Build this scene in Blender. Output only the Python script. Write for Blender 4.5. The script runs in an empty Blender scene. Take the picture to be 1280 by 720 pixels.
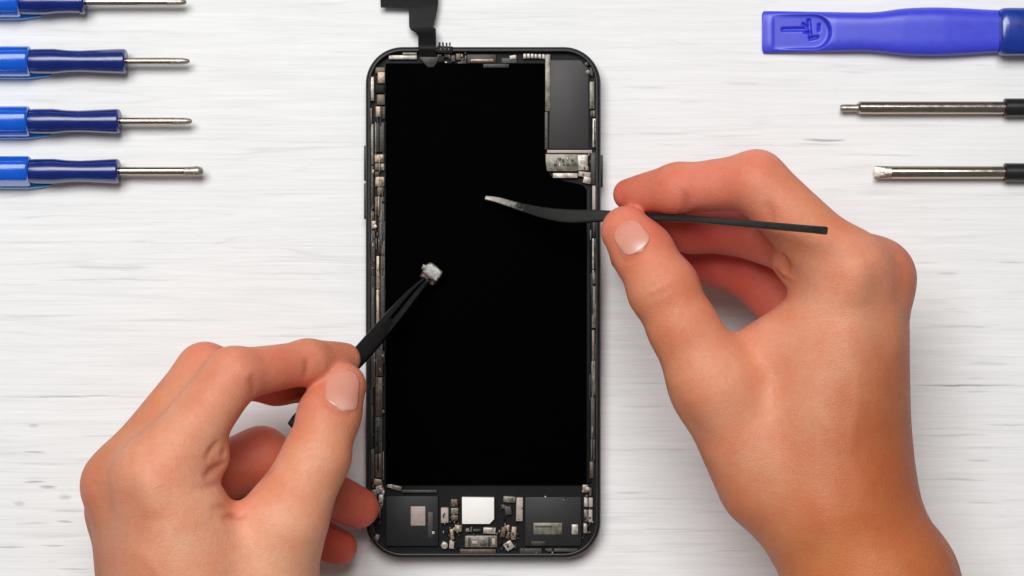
import bpy, bmesh, math, random
import numpy as np
from mathutils import Vector

random.seed(7)
RNG = np.random.default_rng(11)
scene = bpy.context.scene
COL = scene.collection
H = 600.0                 # camera height above the table, mm
S = 300.0 / 1280.0        # mm on the table per photo pixel

def P(px, py, z=0.0):
    """photo pixel + height in mm -> mm point"""
    k = S * (H - z) / H
    return ((px - 640.0) * k, (360.0 - py) * k, z)

def R(rpx, z=0.0):
    return rpx * S * (H - z) / H

# ------------------------------------------------------------------ materials
def nmat(name):
    m = bpy.data.materials.new(name); m.use_nodes = True
    nt = m.node_tree
    return m, nt, nt.nodes['Principled BSDF']

def mat(name, col, rough=.5, metal=0., spec=.5, var=.12, vscale=900., trans=0., bump=.0, coat=0., ior=1.5, sss=0.):
    m, nt, b = nmat(name)
    tc = nt.nodes.new('ShaderNodeTexCoord')
    n = nt.nodes.new('ShaderNodeTexNoise'); n.inputs['Scale'].default_value = vscale; n.inputs['Detail'].default_value = 4
    nt.links.new(tc.outputs['Object'], n.inputs['Vector'])
    rp = nt.nodes.new('ShaderNodeValToRGB')
    rp.color_ramp.elements[0].position = .3; rp.color_ramp.elements[1].position = .7
    rp.color_ramp.elements[0].color = (*[c * (1 - var) for c in col], 1)
    rp.color_ramp.elements[1].color = (*[min(1, c * (1 + var)) for c in col], 1)
    nt.links.new(n.outputs['Fac'], rp.inputs['Fac'])
    nt.links.new(rp.outputs['Color'], b.inputs['Base Color'])
    mr = nt.nodes.new('ShaderNodeMapRange')
    mr.inputs['To Min'].default_value = max(0, rough - .08); mr.inputs['To Max'].default_value = min(1, rough + .08)
    nt.links.new(n.outputs['Fac'], mr.inputs['Value']); nt.links.new(mr.outputs['Result'], b.inputs['Roughness'])
    b.inputs['Metallic'].default_value = metal
    b.inputs['Specular IOR Level'].default_value = spec
    b.inputs['Transmission Weight'].default_value = trans
    b.inputs['Coat Weight'].default_value = coat; b.inputs['Coat Roughness'].default_value = .12
    b.inputs['IOR'].default_value = ior
    if sss:
        b.inputs['Subsurface Weight'].default_value = sss; b.inputs['Subsurface Scale'].default_value = .002
    if bump:
        bp = nt.nodes.new('ShaderNodeBump'); bp.inputs['Strength'].default_value = bump; bp.inputs['Distance'].default_value = .0003
        nt.links.new(n.outputs['Fac'], bp.inputs['Height']); nt.links.new(bp.outputs['Normal'], b.inputs['Normal'])
    return m

M = dict(
    frame=mat('graphite_frame', (.011, .0115, .011), .42, .2, .45, .2, 300),
    black=mat('dead_black_panel', (.0004, .0004, .0004), .7, 0, .01, .2, 200),
    plastic=mat('black_plastic', (.0035, .0035, .0035), .55, 0, .18, .3, 700, bump=.2),
    graphite=mat('shield_grey', (.040, .036, .037), .5, .1, .3, .10, 120),
    slate=mat('module_slate', (.013, .0145, .016), .5, 0, .28, .15, 300),
    charcoal=mat('module_charcoal', (.017, .016, .0165), .5, 0, .28, .15, 250),
    silver=mat('plated_silver', (.38, .345, .30), .42, .35, .5, .5, 620, bump=.35),
    olive=mat('dull_nickel', (.16, .147, .12), .42, .35, .5, .5, 620, bump=.3),
    gold=mat('gilt_contact', (.27, .195, .14), .40, .4, .5, .5, 620, bump=.35),
    bronze=mat('bronze_flex', (.095, .066, .048), .45, .3, .5, .5, 620, bump=.35),
    brown=mat('brown_flex', (.024, .018, .015), .5, .1, .5, .3, 900, bump=.3),
    smoke=mat('smoke_flex', (.044, .041, .036), .5, .15, .5, .3, 900, bump=.25),
    rose=mat('rose_label', (.38, .315, .275), .5, .1, .5, .12, 900),
    white=mat('white_label', (.86, .84, .80), .55, 0, .4, .03, 500),
    steel=mat('tool_steel', (.48, .41, .34), .2, 1.0, .5, .08, 700),
    steeltip=mat('worn_steel', (.40, .36, .31), .38, .8, .5, .25, 1500, bump=.3),
    blackgrip=mat('black_collar', (.012, .012, .013), .32, 0, .5, .2, 400),
    tweezer=mat('black_coating', (.016, .0155, .013), .34, .3, .6, .25, 900),
    clearblue=mat('clear_blue_plastic', (.004, .125, .74), .17, 0, .5, .04, 200, trans=.25),
    paleblue=mat('pale_blue_light_band', (.02, .32, .86), .2, 0, .5, .04, 200, trans=.2),
    capsilver=mat('scuffed_silver', (.30, .29, .275), .45, .3, .5, .45, 500, bump=.4),
    prong=mat('glossy_black_coating', (.004, .004, .004), .2, 0, .8, .2, 900),
    navy=mat('navy_plastic', (.003, .017, .17), .24, 0, .55, .15, 300, trans=.1, coat=.2),
    pry=mat('violet_blue_plastic', (.048, .062, .62), .34, 0, .45, .05, 400, sss=.1),
    sleeve=mat('navy_sleeve', (.005, .032, .28), .25, 0, .5, .15, 300, coat=.4),
)

def worn_material():
    """black coating rubbed through to bare steel at the working end"""
    m = mat('worn_black_coating', (.020, .0195, .017), .34, .3, .6, .25, 900)
    nt = m.node_tree; b = nt.nodes['Principled BSDF']; L = nt.links
    old = b.inputs['Base Color'].links[0].from_socket
    tc = nt.nodes.new('ShaderNodeTexCoord'); sp = nt.nodes.new('ShaderNodeSeparateXYZ'); L.new(tc.outputs['Object'], sp.inputs[0])
    n = nt.nodes.new('ShaderNodeTexNoise'); n.inputs['Scale'].default_value = 850; n.inputs['Detail'].default_value = 3; L.new(tc.outputs['Object'], n.inputs['Vector'])
    ad = nt.nodes.new('ShaderNodeMath'); ad.operation = 'MULTIPLY_ADD'; ad.inputs[1].default_value = .009; L.new(n.outputs['Fac'], ad.inputs[0]); L.new(sp.outputs['X'], ad.inputs[2])
    mr = nt.nodes.new('ShaderNodeMapRange'); mr.inputs['From Min'].default_value = .0085; mr.inputs['From Max'].default_value = .0145
    mr.inputs['To Min'].default_value = 1; mr.inputs['To Max'].default_value = 0; L.new(ad.outputs[0], mr.inputs['Value'])
    mx = nt.nodes.new('ShaderNodeMix'); mx.data_type = 'RGBA'; L.new(mr.outputs['Result'], mx.inputs['Factor']); L.new(old, mx.inputs['A']); mx.inputs['B'].default_value = (.50, .46, .41, 1)
    L.new(mx.outputs['Result'], b.inputs['Base Color'])
    return m
M['worn'] = worn_material()

# ------------------------------------------------------------------ object helpers
def empty(name, loc_mm, label, cat, group=None):
    o = bpy.data.objects.new(name, None); COL.objects.link(o)
    o.location = [c / 1000 for c in loc_mm]; o.empty_display_size = .01
    tag(o, label, cat, group)
    return o

def tag(o, label, cat, group=None):
    o['label'] = label; o['category'] = cat
    if group: o['group'] = group

def root_loc(o):
    while o.parent is not None: o = o.parent
    return Vector(o.location)

def finish(name, me, m, parent, smooth=40):
    me.materials.append(m)
    if smooth:
        me.polygons.foreach_set('use_smooth', [True] * len(me.polygons))
        me.set_sharp_from_angle(angle=math.radians(smooth))
    me.update()
    o = bpy.data.objects.new(name, me); COL.objects.link(o)
    if parent is not None: o.parent = parent
    return o

def mesh_mm(name, verts, faces, m, parent=None, smooth=40, origin=None):
    """verts in mm, world frame"""
    off = root_loc(parent) if parent is not None else Vector([c / 1000 for c in origin]) if origin else Vector((0, 0, 0))
    me = bpy.data.meshes.new(name)
    me.from_pydata([(v[0] / 1000 - off.x, v[1] / 1000 - off.y, v[2] / 1000 - off.z) for v in verts], [], faces)
    o = finish(name, me, m, parent, smooth)
    if parent is None and origin: o.location = off
    return o

def prism(name, poly_mm, z0, z1, m, parent, bev=.15, segs=2):
    """outline (mm) extruded from z0 to z1, top and side edges rounded"""
    a = sum(poly_mm[i][0] * poly_mm[(i + 1) % len(poly_mm)][1] - poly_mm[(i + 1) % len(poly_mm)][0] * poly_mm[i][1] for i in range(len(poly_mm)))
    if a < 0: poly_mm = poly_mm[::-1]
    off = root_loc(parent)
    bm = bmesh.new()
    lo = [bm.verts.new((x / 1000 - off.x, y / 1000 - off.y, z0 / 1000 - off.z)) for x, y in poly_mm]
    hi = [bm.verts.new((x / 1000 - off.x, y / 1000 - off.y, z1 / 1000 - off.z)) for x, y in poly_mm]
    n = len(lo)
    bm.faces.new(lo[::-1]); bm.faces.new(hi)
    for i in range(n): bm.faces.new((lo[i], lo[(i + 1) % n], hi[(i + 1) % n], hi[i]))
    if bev > 0:
        hs = set(hi)
        ed = [e for e in bm.edges if any(v in hs for v in e.verts)]
        bmesh.ops.bevel(bm, geom=ed, offset=bev / 1000, segments=segs, profile=.5, affect='EDGES', clamp_overlap=True)
    me = bpy.data.meshes.new(name); bm.to_mesh(me); bm.free()
    return finish(name, me, m, parent, 35)

def pbox(name, x0, y0, x1, y1, z0, z1, m, parent, bev=.12, rot=0.):
    cx, cy = (x0 + x1) / 2, (y0 + y1) / 2
    hx, hy = (x1 - x0) / 2, (y1 - y0) / 2
    c, s = math.cos(math.radians(rot)), math.sin(math.radians(rot))
    pts = []
    for sx, sy in ((-1, -1), (1, -1), (1, 1), (-1, 1)):
        dx, dy = sx * hx, sy * hy
        pts.append(P(cx + dx * c - dy * s, cy + dx * s + dy * c, z1)[:2])
    b = min(bev, .45 * min(hx, hy) * S, .8 * (z1 - z0))
    return prism(name, pts, z0, z1, m, parent, b)

def ppoly(name, pts, z0, z1, m, parent, bev=.12):
    return prism(name, [P(x, y, z1)[:2] for x, y in pts], z0, z1, m, parent, bev)

def lathe_x(name, prof, cy, zc, m, parent, n=28, phase=0., facets=None):
    """revolve (px x, px radius) about the line y=cy (px), z=zc (mm), along +x"""
    vs, fs = [], []
    for (x, r) in prof:
        X, Y, _ = P(x, cy, zc); rr = R(r, zc)
        for k in range(n):
            a = 2 * math.pi * k / n + phase
            q = rr
            if facets:
                t = (a * facets / (2 * math.pi)) % 1.0
                q = rr * (1 - .045 * math.sin(math.pi * t) ** 1.3)
            vs.append((X, Y + q * math.cos(a), zc + q * math.sin(a)))
    for i in range(len(prof) - 1):
        for k in range(n):
            k2 = (k + 1) % n
            fs.append((i * n + k, i * n + k2, (i + 1) * n + k2, (i + 1) * n + k))
    fs.append(tuple(range(n)))
    L = (len(prof) - 1) * n
    fs.append(tuple(L + k for k in range(n))[::-1])
    fs = [f[::-1] for f in fs]
    return mesh_mm(name, vs, fs, m, parent, 40)

def sweep(name, path, m, parent, up=(0, 0, 1), ex=.4):
    """rounded-rectangle section along path: (point mm, width mm, thickness mm); width lies across `up`"""
    pts = [Vector(p[0]) for p in path]
    vs, fs = [], []
    N = 12
    for i, p in enumerate(pts):
        t = (pts[min(i + 1, len(pts) - 1)] - pts[max(i - 1, 0)]).normalized()
        w = t.cross(Vector(up)).normalized(); u = w.cross(t).normalized()
        W, T = path[i][1] / 2, path[i][2] / 2
        for k in range(N):
            a = 2 * math.pi * (k + .5) / N
            c, s = math.cos(a), math.sin(a)
            vs.append(tuple(p + w * (W * math.copysign(abs(c) ** ex, c)) + u * (T * math.copysign(abs(s) ** ex, s))))
    for i in range(len(pts) - 1):
        for k in range(N):
            k2 = (k + 1) % N
            fs.append((i * N + k, i * N + k2, (i + 1) * N + k2, (i + 1) * N + k))
    fs.append(tuple(range(N))[::-1]); L = (len(pts) - 1) * N
    fs.append(tuple(L + k for k in range(N)))
    return mesh_mm(name, vs, fs, m, parent, 50)

def smooth_path(ctrl, n=24):
    """Catmull-Rom through control rows (tuples of floats)"""
    c = np.array(ctrl, float)
    out = []
    for i in range(len(c) - 1):
        p0, p1, p2, p3 = c[max(i - 1, 0)], c[i], c[i + 1], c[min(i + 2, len(c) - 1)]
        for k in range(n):
            t = k / n
            out.append(.5 * (2 * p1 + (p2 - p0) * t + (2 * p0 - 5 * p1 + 4 * p2 - p3) * t * t + (3 * p1 - p0 - 3 * p2 + p3) * t ** 3))
    out.append(c[-1])
    return out

# ------------------------------------------------------------------ table
def table_material():
    m, nt, b = nmat('white_painted_wood')
    N, L = nt.nodes, nt.links
    tc = N.new('ShaderNodeTexCoord')
    def math_(op, a, bb=None, clamp=False):
        n = N.new('ShaderNodeMath'); n.operation = op; n.use_clamp = clamp
        for i, v in enumerate((a, bb)):
            if v is None: continue
            if isinstance(v, (int, float)): n.inputs[i].default_value = v
            else: L.new(v, n.inputs[i])
        return n.outputs[0]
    def noise(sx, sy, scale, detail=4, rough=.55, dist=0.):
        mp = N.new('ShaderNodeMapping'); mp.inputs['Scale'].default_value = (sx, sy, 1)
        L.new(tc.outputs['Object'], mp.inputs['Vector'])
        n = N.new('ShaderNodeTexNoise'); n.inputs['Scale'].default_value = scale
        n.inputs['Detail'].default_value = detail; n.inputs['Roughness'].default_value = rough
        n.inputs['Distortion'].default_value = dist
        L.new(mp.outputs['Vector'], n.inputs['Vector'])
        return n.outputs['Fac']
    def ramp(v, lo, hi, a, c):
        n = N.new('ShaderNodeMapRange'); n.clamp = True
        n.inputs['From Min'].default_value = lo; n.inputs['From Max'].default_value = hi
        n.inputs['To Min'].default_value = a; n.inputs['To Max'].default_value = c
        L.new(v, n.inputs['Value']); return n.outputs['Result']
    g1 = noise(24, 380, 1.0, 6, .62, .5)        # long brushed grain
    g2 = noise(45, 900, 1.0, 3, .6, .2)        # finer bristle marks
    g5 = noise(22, 1500, 1.0, 2, .5, .1)       # crisp hairlines
    g6 = noise(7, 150, 1.0, 3, .5, .6)        # raised grain showing through the paint
    g3 = noise(5, 26, 1.0, 3, .5)              # broad tone of the boards
    g4 = noise(42, 620, 1.0, 5, .65, .7)       # open pores
    thin = ramp(g4, .60, .72, 0, 1)
    patch = ramp(noise(7, 30, 1.3, 2), .45, .65, 0, 1)
    # known cracks and bare streaks (object space, mm on the board)
    wob = noise(60, 160, 1.0, 3)
    streaks = [(0, 195, 496, 1.6, .30), (-80, 420, 496.5, 1.1, .16), (-30, 150, 303, 1.8, .14), (-60, 450, 304, 1.0, .09), (45, 250, 350, 1.8, .14), (150, 290, 401, 1.8, .16), (0, 110, 395, 1.5, .14),
        (285, 450, 342, 1.8, .12), (330, 450, 410, 1.6, .12), (310, 450, 243, 1.5, .10), (300, 420, 420, 1.6, .10), (60, 200, 335, 2.4, .10),
        (1003, 1058, 175, 2.2, .62), (1030, 1160, 194, 1.4, .2), (985, 1050, 180, 1.6, .2), (1050, 1090, 91, 2.2, .16), (895, 955, 104, 2.6, .14),
        (775, 850, 110, 2.2, .11), (845, 880, 128, 2, .12), (780, 880, 167, 1.6, .13), (870, 955, 170, 1.8, .13), (815, 875, 182, 1.8, .15),
        (1138, 1290, 482, 1.6, .38), (1225, 1290, 531, 1.5, .34), (1145, 1238, 544, 2, .24), (1145, 1240, 409, 1.6, .28), (1205, 1262, 454, 2, .28),
        (1245, 1290, 328, 1.6, .26), (1140, 1180, 329, 1.6, .2), (1205, 1240, 576, 1.8, .26), (1150, 1235, 600, 1.8, .2), (1205, 1250, 629, 1.4, .2),
        (1150, 1190, 378, 4, .13), (1170, 1200, 343, 2, .18), (1200, 1280, 560, 1.6, .15),
        (28, 58, 603, 2.2, .5), (48, 72, 609, 2.4, .5), (16, 32, 630, 3.6, .36), (72, 90, 622, 4.5, .26), (34, 50, 532, 3, .28), (15, 66, 655, 1.5, .34),
        (70, 92, 652, 1.8, .36), (-10, 34, 684, 1.6, .34), (48, 84, 682, 1.5, .28), (72, 118, 711, 1.5, .28), (28, 58, 565, 1.8, .26), (0, 100, 580, 2.5, .16),
        (60, 110, 640, 2, .2), (100, 180, 545, 1.6, .14), (778, 872, 563, 2.2, .20), (760, 812, 616, 1.6, .18), (770, 850, 508, 2, .16), (800, 870, 662, 1.6, .14),
        (760, 830, 690, 1.6, .16), (765, 840, 480, 1.6, .14), (850, 940, 640, 1.8, .12), (870, 950, 690, 1.5, .16), (760, 800, 425, 1.5, .18)]
    sep = N.new('ShaderNodeSeparateXYZ'); L.new(tc.outputs['Object'], sep.inputs[0])
    yw = math_('ADD', sep.outputs['Y'], math_('MULTIPLY', math_('SUBTRACT', wob, .5), .0016))
    cmb = N.new('ShaderNodeCombineXYZ'); L.new(sep.outputs['X'], cmb.inputs['X']); L.new(yw, cmb.inputs['Y'])
    total = None
    for (x0, x1, y, th, st) in streaks:
        c = P((x0 + x1) / 2, y)
        hx = (x1 - x0) / 2 * S / 1000 * 1.08; hy = th * S / 1000
        v = N.new('ShaderNodeVectorMath'); v.operation = 'SUBTRACT'; v.inputs[1].default_value = (c[0] / 1000, c[1] / 1000, 0)
        L.new(cmb.outputs[0], v.inputs[0])
        v2 = N.new('ShaderNodeVectorMath'); v2.operation = 'MULTIPLY'; v2.inputs[1].default_value = (1 / hx, 1 / hy, 0)
        L.new(v.outputs[0], v2.inputs[0])
        d = N.new('ShaderNodeVectorMath'); d.operation = 'DOT_PRODUCT'
        L.new(v2.outputs[0], d.inputs[0]); L.new(v2.outputs[0], d.inputs[1])
        k = math_('MULTIPLY', math_('SUBTRACT', 1.0, d.outputs['Value'], True), st)
        total = k if total is None else math_('MAXIMUM', total, k)
    broken = math_('MULTIPLY', total, ramp(g2, .30, .62, 1.15, .45))
    tone = math_('ADD', ramp(g1, .32, .70, -.042, .026), ramp(g2, .3, .7, -.02, .018))
    tone = math_('ADD', tone, ramp(g3, .3, .7, -.014, .014))
    ridge = math_('MULTIPLY', ramp(math_('ABSOLUTE', math_('SUBTRACT', g6, .5)), 0, .022, 1, 0), ramp(noise(16, 60, 1.0, 2), .46, .62, 0, 1))
    tone = math_('SUBTRACT', tone, math_('MULTIPLY', ridge, .085))
    tone = math_('ADD', tone, ramp(g5, .56, .68, 0, -.035))
    tone = math_('SUBTRACT', tone, math_('MULTIPLY', math_('MULTIPLY', thin, patch), .17))
    val = math_('SUBTRACT', math_('ADD', tone, .82), math_('MULTIPLY', broken, .95))
    val = math_('MAXIMUM', val, .10)
    cc = N.new('ShaderNodeCombineColor')
    L.new(val, cc.inputs[0]); L.new(math_('MULTIPLY', val, 1.0), cc.inputs[1]); L.new(math_('MULTIPLY', val, .995), cc.inputs[2])
    L.new(cc.outputs[0], b.inputs['Base Color'])
    b.inputs['Roughness'].default_value = .55; b.inputs['Specular IOR Level'].default_value = .3
    hgt = math_('SUBTRACT', math_('ADD', math_('MULTIPLY', g1, .6), math_('MULTIPLY', g2, .4)), math_('MULTIPLY', broken, 1.2))
    bp = N.new('ShaderNodeBump'); bp.inputs['Strength'].default_value = .35; bp.inputs['Distance'].default_value = .0006
    L.new(hgt, bp.inputs['Height']); L.new(bp.outputs['Normal'], b.inputs['Normal'])
    return m

def build_table():
    bm = bmesh.new()
    bmesh.ops.create_cube(bm, size=1)
    for v in bm.verts: v.co = Vector((v.co.x * 1.6, v.co.y * 1.1, v.co.z * .03 - .015))
    bmesh.ops.bevel(bm, geom=bm.edges[:], offset=.002, segments=2, affect='EDGES')
    me = bpy.data.meshes.new('tabletop'); bm.to_mesh(me); bm.free()
    o = finish('tabletop', me, table_material(), None, 35)
    o['kind'] = 'structure'; o['label'] = 'white painted wooden tabletop with horizontal brushed grain'
build_table()

# ------------------------------------------------------------------ phone
def rrect(x0, y0, x1, y1, r, n=14):
    """rounded rectangle outline in px with outward normals, clockwise on screen"""
    out = []
    for (cx, cy, a0) in ((x1 - r, y0 + r, -90), (x1 - r, y1 - r, 0), (x0 + r, y1 - r, 90), (x0 + r, y0 + r, 180)):
        for k in range(n + 1):
            a = math.radians(a0 + 90 * k / n)
            out.append((cx + r * math.cos(a), cy + r * math.sin(a), math.cos(a), math.sin(a)))
    return out

def build_phone():
    ph = empty('smartphone', P(604, 378, 0), 'opened black smartphone lying face up with its inner parts showing', 'phone')
    ol = rrect(457, 58.5, 751, 698, 46)
    prof = [(2.2, .02), (.9, .25), (.15, 1.1), (0, 2.2), (0, 5.4), (.12, 6.3), (.45, 6.95), (.95, 7.25), (1.35, 7.25), (1.55, 7.1), (1.6, 6.2), (1.6, 4.9)]
    vs, fs = [], []
    n = len(ol)
    for (x, y, nx, ny) in ol:
        X, Y, _ = P(x, y, 6)
        for d, z in prof: vs.append((X - nx * d, Y + ny * d, z))
    K = len(prof)
    for i in range(n):
        j = (i + 1) % n
        for k in range(K - 1):
            fs.append((i * K + k, i * K + k + 1, j * K + k + 1, j * K + k))
    fs.append(tuple(i * K for i in range(n)))
    fs.append(tuple(i * K + K - 1 for i in range(n))[::-1])
    fr = mesh_mm('frame', vs, fs, M['frame'], ph, 40)
    # floor of the tray (inside the frame)
    inner = [P(x, y, 6) for x, y, _, _ in rrect(465, 66.5, 743, 690, 38)]
    prism('inner_tray', [(p[0], p[1]) for p in inner], 4.95, 5.25, M['plastic'], ph, .1)
    # side keys
    for (x0, y0, x1, y1) in ((454.9, 182, 458.5, 226), (454.9, 229, 458.5, 274), (749.5, 194, 753.6, 234)):
        pbox('side_button', x0, y0, x1, y1, 2.4, 5.0, M['frame'], ph, .35)
    # big black panel with its notch for the board
    panel = [(482, 79), (681, 79), (681, 191), (682.5, 213), (690, 223), (728, 231), (733, 236), (733, 606), (482, 606)]
    ppoly('display_panel', panel, 5.27, 6.55, M['black'], ph, .25)
    # upper edge of the tray
    pb = lambda nm, a, b, c, d, z1, mm, bev=.12, rot=0: pbox(nm, a, b, c, d, 5.1, z1, M[mm], ph, bev, rot)
    pb('shield_plate', 486, 69, 521, 74, 6.5, 'silver')
    pb('foam_tape', 503, 65.6, 521, 68.6, 6.9, 'olive')
    pb('speaker_housing', 584, 68, 620, 79, 6.4, 'brown')
    pb('speaker_mesh', 588, 73.5, 617, 77.2, 6.75, 'gold', .2)
    pb('flex_cable', 604, 79.6, 636, 84.5, 6.8, 'brown')
    pb('camera_bracket', 627, 72.5, 646, 79, 6.3, 'smoke')
    pb('bracket_tab', 637, 68.8, 645.5, 74, 6.7, 'silver', .2, -8)
    for k in range(7):
        pb('contact', 654 + k * 4.7, 67.4 + RNG.uniform(-.4, .4), 658 + k * 4.7, 73.2 + RNG.uniform(-.5, .5), 6.6 + RNG.uniform(-.1, .15), 'silver', .15)
    for (a, b, c, d, mm) in ((556, 66, 563, 72, 'brown'), (564, 69, 569, 77, 'smoke'), (570, 67, 576, 75, 'bronze'), (576, 73, 583, 81, 'brown'), (547, 70, 556, 78, 'plastic'), (572, 77, 578, 82, 'smoke')):
        pb('component', a, b, c, d, 6.5 + RNG.uniform(-.2, .3), mm)
    # logic board with its metal surround
    pl = [(688, 75), (726, 75), (729, 81), (736, 85), (736, 186), (686, 186)]
    ppoly('board_shield', pl, 5.27, 6.7, M['graphite'], ph, .15)
    pb('shield_rail', 681.5, 68, 688, 139, 6.9, 'olive')
    pb('shield_rail', 681, 139.6, 685.2, 187, 6.8, 'smoke')
    pb('shield_rail', 684, 187.4, 740, 191.4, 6.9, 'rose')
    pb('antenna_strip', 737.5, 84, 741.5, 95, 6.5, 'smoke')
    pb('antenna_strip', 737, 102, 742.8, 136, 6.6, 'olive')
    pb('antenna_strip', 738.4, 138, 743.8, 146, 6.3, 'olive')
    pb('antenna_strip', 740.6, 148, 745.8, 184, 6.6, 'silver')
    cn = pb('connector_block', 682, 192.6, 727, 214, 6.5, 'olive')
    for k in range(9):
        x = 693 + (k % 5) * 5.2 + RNG.uniform(-1, 1); y = 198 + (k // 5) * 7 + RNG.uniform(-1, 1)
        pbox('pin', x, y, x + RNG.uniform(2, 4), y + RNG.uniform(2, 5), 6.4, 6.75, M['silver' if k % 3 == 0 else 'smoke'], cn, .1)
    pb('connector_clip', 722, 193, 735, 213, 6.95, 'silver', .3)
    pb('screw', 727, 193.6, 732, 198, 7.15, 'white', .3)
    pb('bracket', 691, 216.4, 722, 222.4, 6.9, 'silver')
    pb('bracket', 723, 214.6, 738, 221, 6.8, 'rose', .2, 6)
    pb('bracket', 729, 220.4, 739, 229.4, 6.7, 'silver', .2, 12)
    pb('latch', 738, 190, 746, 231, 6.95, 'brown', .4)
    # right rail
    for (a, b, c, d, mm) in ((740.4, 232, 746, 262, 'rose'), (740.8, 264, 745.6, 296, 'smoke'), (740.2, 298, 745.6, 336, 'silver'), (740.4, 337, 744.8, 355, 'olive'),
                             (739.8, 357.4, 744.8, 410, 'olive'), (739.6, 412.4, 744.4, 450, 'smoke'), (739.6, 451, 744.6, 494, 'olive'), (738.6, 496.6, 743.6, 548, 'smoke'),
                             (738.4, 549, 743.8, 576, 'smoke'), (737.2, 577, 742, 598, 'bronze')):
        pb('side_strip', a, b, c, d, 6.5 + RNG.uniform(-.15, .2), mm)
    pb('gasket', 734, 236, 738.4, 604, 6.2, 'plastic')
    # left rail
    rail = [(462.4, 96, 467.4, 126, 'silver', 6.9), (469, 84, 481, 92, 'bronze', 6.3), (472, 90, 481, 104, 'gold', 6.5), (469, 106, 480.6, 116, 'plastic', 6.6), (471, 118, 481, 131, 'bronze', 6.6),
            (469.4, 133, 477, 146, 'gold', 6.4), (477.6, 133, 481.4, 149, 'brown', 6.6), (461.8, 155, 466.8, 206, 'olive', 6.6), (461.4, 207, 466.8, 262, 'smoke', 6.6),
            (468.2, 154, 473.6, 190, 'smoke', 6.4), (474.4, 153, 480.4, 190, 'brown', 6.3), (468.2, 193, 480, 203, 'gold', 6.6), (468.4, 204, 475, 213, 'bronze', 6.5),
            (475.6, 204.4, 480.4, 213, 'olive', 6.3), (469, 221, 480.4, 233, 'gold', 6.7), (471.6, 234, 479.4, 244, 'bronze', 6.4), (468.4, 214.4, 474, 220, 'smoke', 6.3),
            (468.6, 246, 472.2, 268, 'bronze', 6.3), (473.2, 246, 480.4, 318, 'smoke', 6.1), (461.6, 264, 467.6, 275, 'bronze', 6.4), (463.4, 276, 470.4, 286, 'gold', 6.5),
            (461.4, 288, 468.8, 344, 'brown', 6.4), (461.4, 345, 468, 420, 'smoke', 6.4), (461, 421.4, 466.4, 505, 'smoke', 6.5), (461, 506.2, 466.4, 560, 'brown', 6.5),
            (461.4, 561, 468, 603, 'smoke', 6.4), (470.4, 320, 474.6, 361, 'gold', 6.7), (470.4, 362, 474.8, 420, 'gold', 6.5), (475.4, 320, 481, 420, 'brown', 6.2),
            (469.4, 421, 478.4, 470, 'smoke', 6.5), (469.4, 471.4, 478, 520, 'bronze', 6.35), (468.8, 521, 477.4, 566, 'smoke', 6.5), (468.8, 567, 477, 597, 'bronze', 6.4)]
    for (a, b, c, d, mm, z) in rail: pb('rail_contact', a, b, c, d, z, mm)
    # lower left corner, where the cable folds
    for (a, b, c, d, mm, rot) in ((467, 599, 478, 607, 'gold', 12), (470, 607, 479, 617, 'silver', -10), (464, 612, 471, 622, 'olive', 0), (473, 618, 479, 632, 'silver', 4), (469, 633, 476, 648, 'bronze', 0),
                                  (484, 604, 491, 610, 'silver', 20), (490, 607, 502, 613, 'olive', 14), (462, 655, 468, 668, 'smoke', -10), (468, 668, 474, 676, 'olive', 20), (463, 671, 469, 679, 'bronze', 30)):
        pb('corner_contact', a, b, c, d, 6.6 + RNG.uniform(-.2, .25), mm, .2, rot)
    pb('foam_tape', 502, 612.5, 546, 616, 6.45, 'smoke')
    # loudspeaker module
    sp = pb('loudspeaker_module', 482, 620, 548, 683, 6.5, 'slate', .35)
    pbox('label_sticker', 513.4, 633, 531.6, 657, 6.45, 6.62, M['rose'], sp, .06)
    pbox('label_sticker', 535, 640, 541, 672, 6.45, 6.60, M['smoke'], sp, .06)
    pbox('test_dot', 540, 664.4, 543.4, 667.6, 6.45, 6.66, M['silver'], sp, .06)
    # centre parts around the white label
    ppoly('white_label', [(577.4, 621.6), (617.6, 622), (617.6, 649), (612, 655), (577.6, 655)], 5.27, 6.9, M['white'], ph, .1)
    for (a, b, c, d, mm, rot) in ((551, 634.6, 560.6, 654, 'rose', 0), (563.6, 624, 572, 633.6, 'bronze', 0), (563.4, 635, 573, 643, 'olive', 0), (564, 644, 572.6, 651, 'bronze', 0),
                                  (629, 620.6, 644.4, 628.4, 'olive', 4), (626, 631.4, 635, 637, 'smoke', 20), (631, 633, 639.4, 644, 'smoke', -8), (645.2, 622, 653.6, 651.6, 'rose', 1),
                                  (568, 656.4, 577.4, 664.4, 'gold', 8), (562.6, 661.4, 567.4, 675, 'gold', -6), (561.6, 675.4, 567.6, 686, 'rose', 4),
                                  (582, 660.6, 590, 665, 'olive', 0), (591, 661.4, 601, 664.6, 'smoke', 0), (604, 659.6, 619.6, 667.4, 'silver', 3),
                                  (626, 659, 632, 672, 'bronze', 12), (632.6, 656.4, 638, 664, 'gold', -14), (639, 658.4, 645.4, 675, 'gold', 4), (633, 665, 638.6, 674, 'bronze', 24), (630.6, 677, 641.4, 687.6, 'silver', -34)):
        pb('bracket', a, b, c, d, 6.6 + RNG.uniform(-.2, .3), mm, .2, rot)
    ck = pb('charging_connector', 581, 669.4, 621.6, 684.4, 6.5, 'olive', .3)
    for (a, b, c, d, mm) in ((585, 672, 588, 682, 'smoke'), (590, 676, 597, 680, 'rose'), (599, 672, 606, 675, 'rose'), (600, 678, 608, 682, 'smoke'), (610, 671.6, 613, 683, 'brown'), (615, 673, 619, 681, 'rose')):
        pbox('pin', a, b, c, d, 6.4, 6.75, M[mm], ck, .1)
    pb('lower_bracket', 575, 686.6, 620, 691.6, 6.4, 'bronze')
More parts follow.
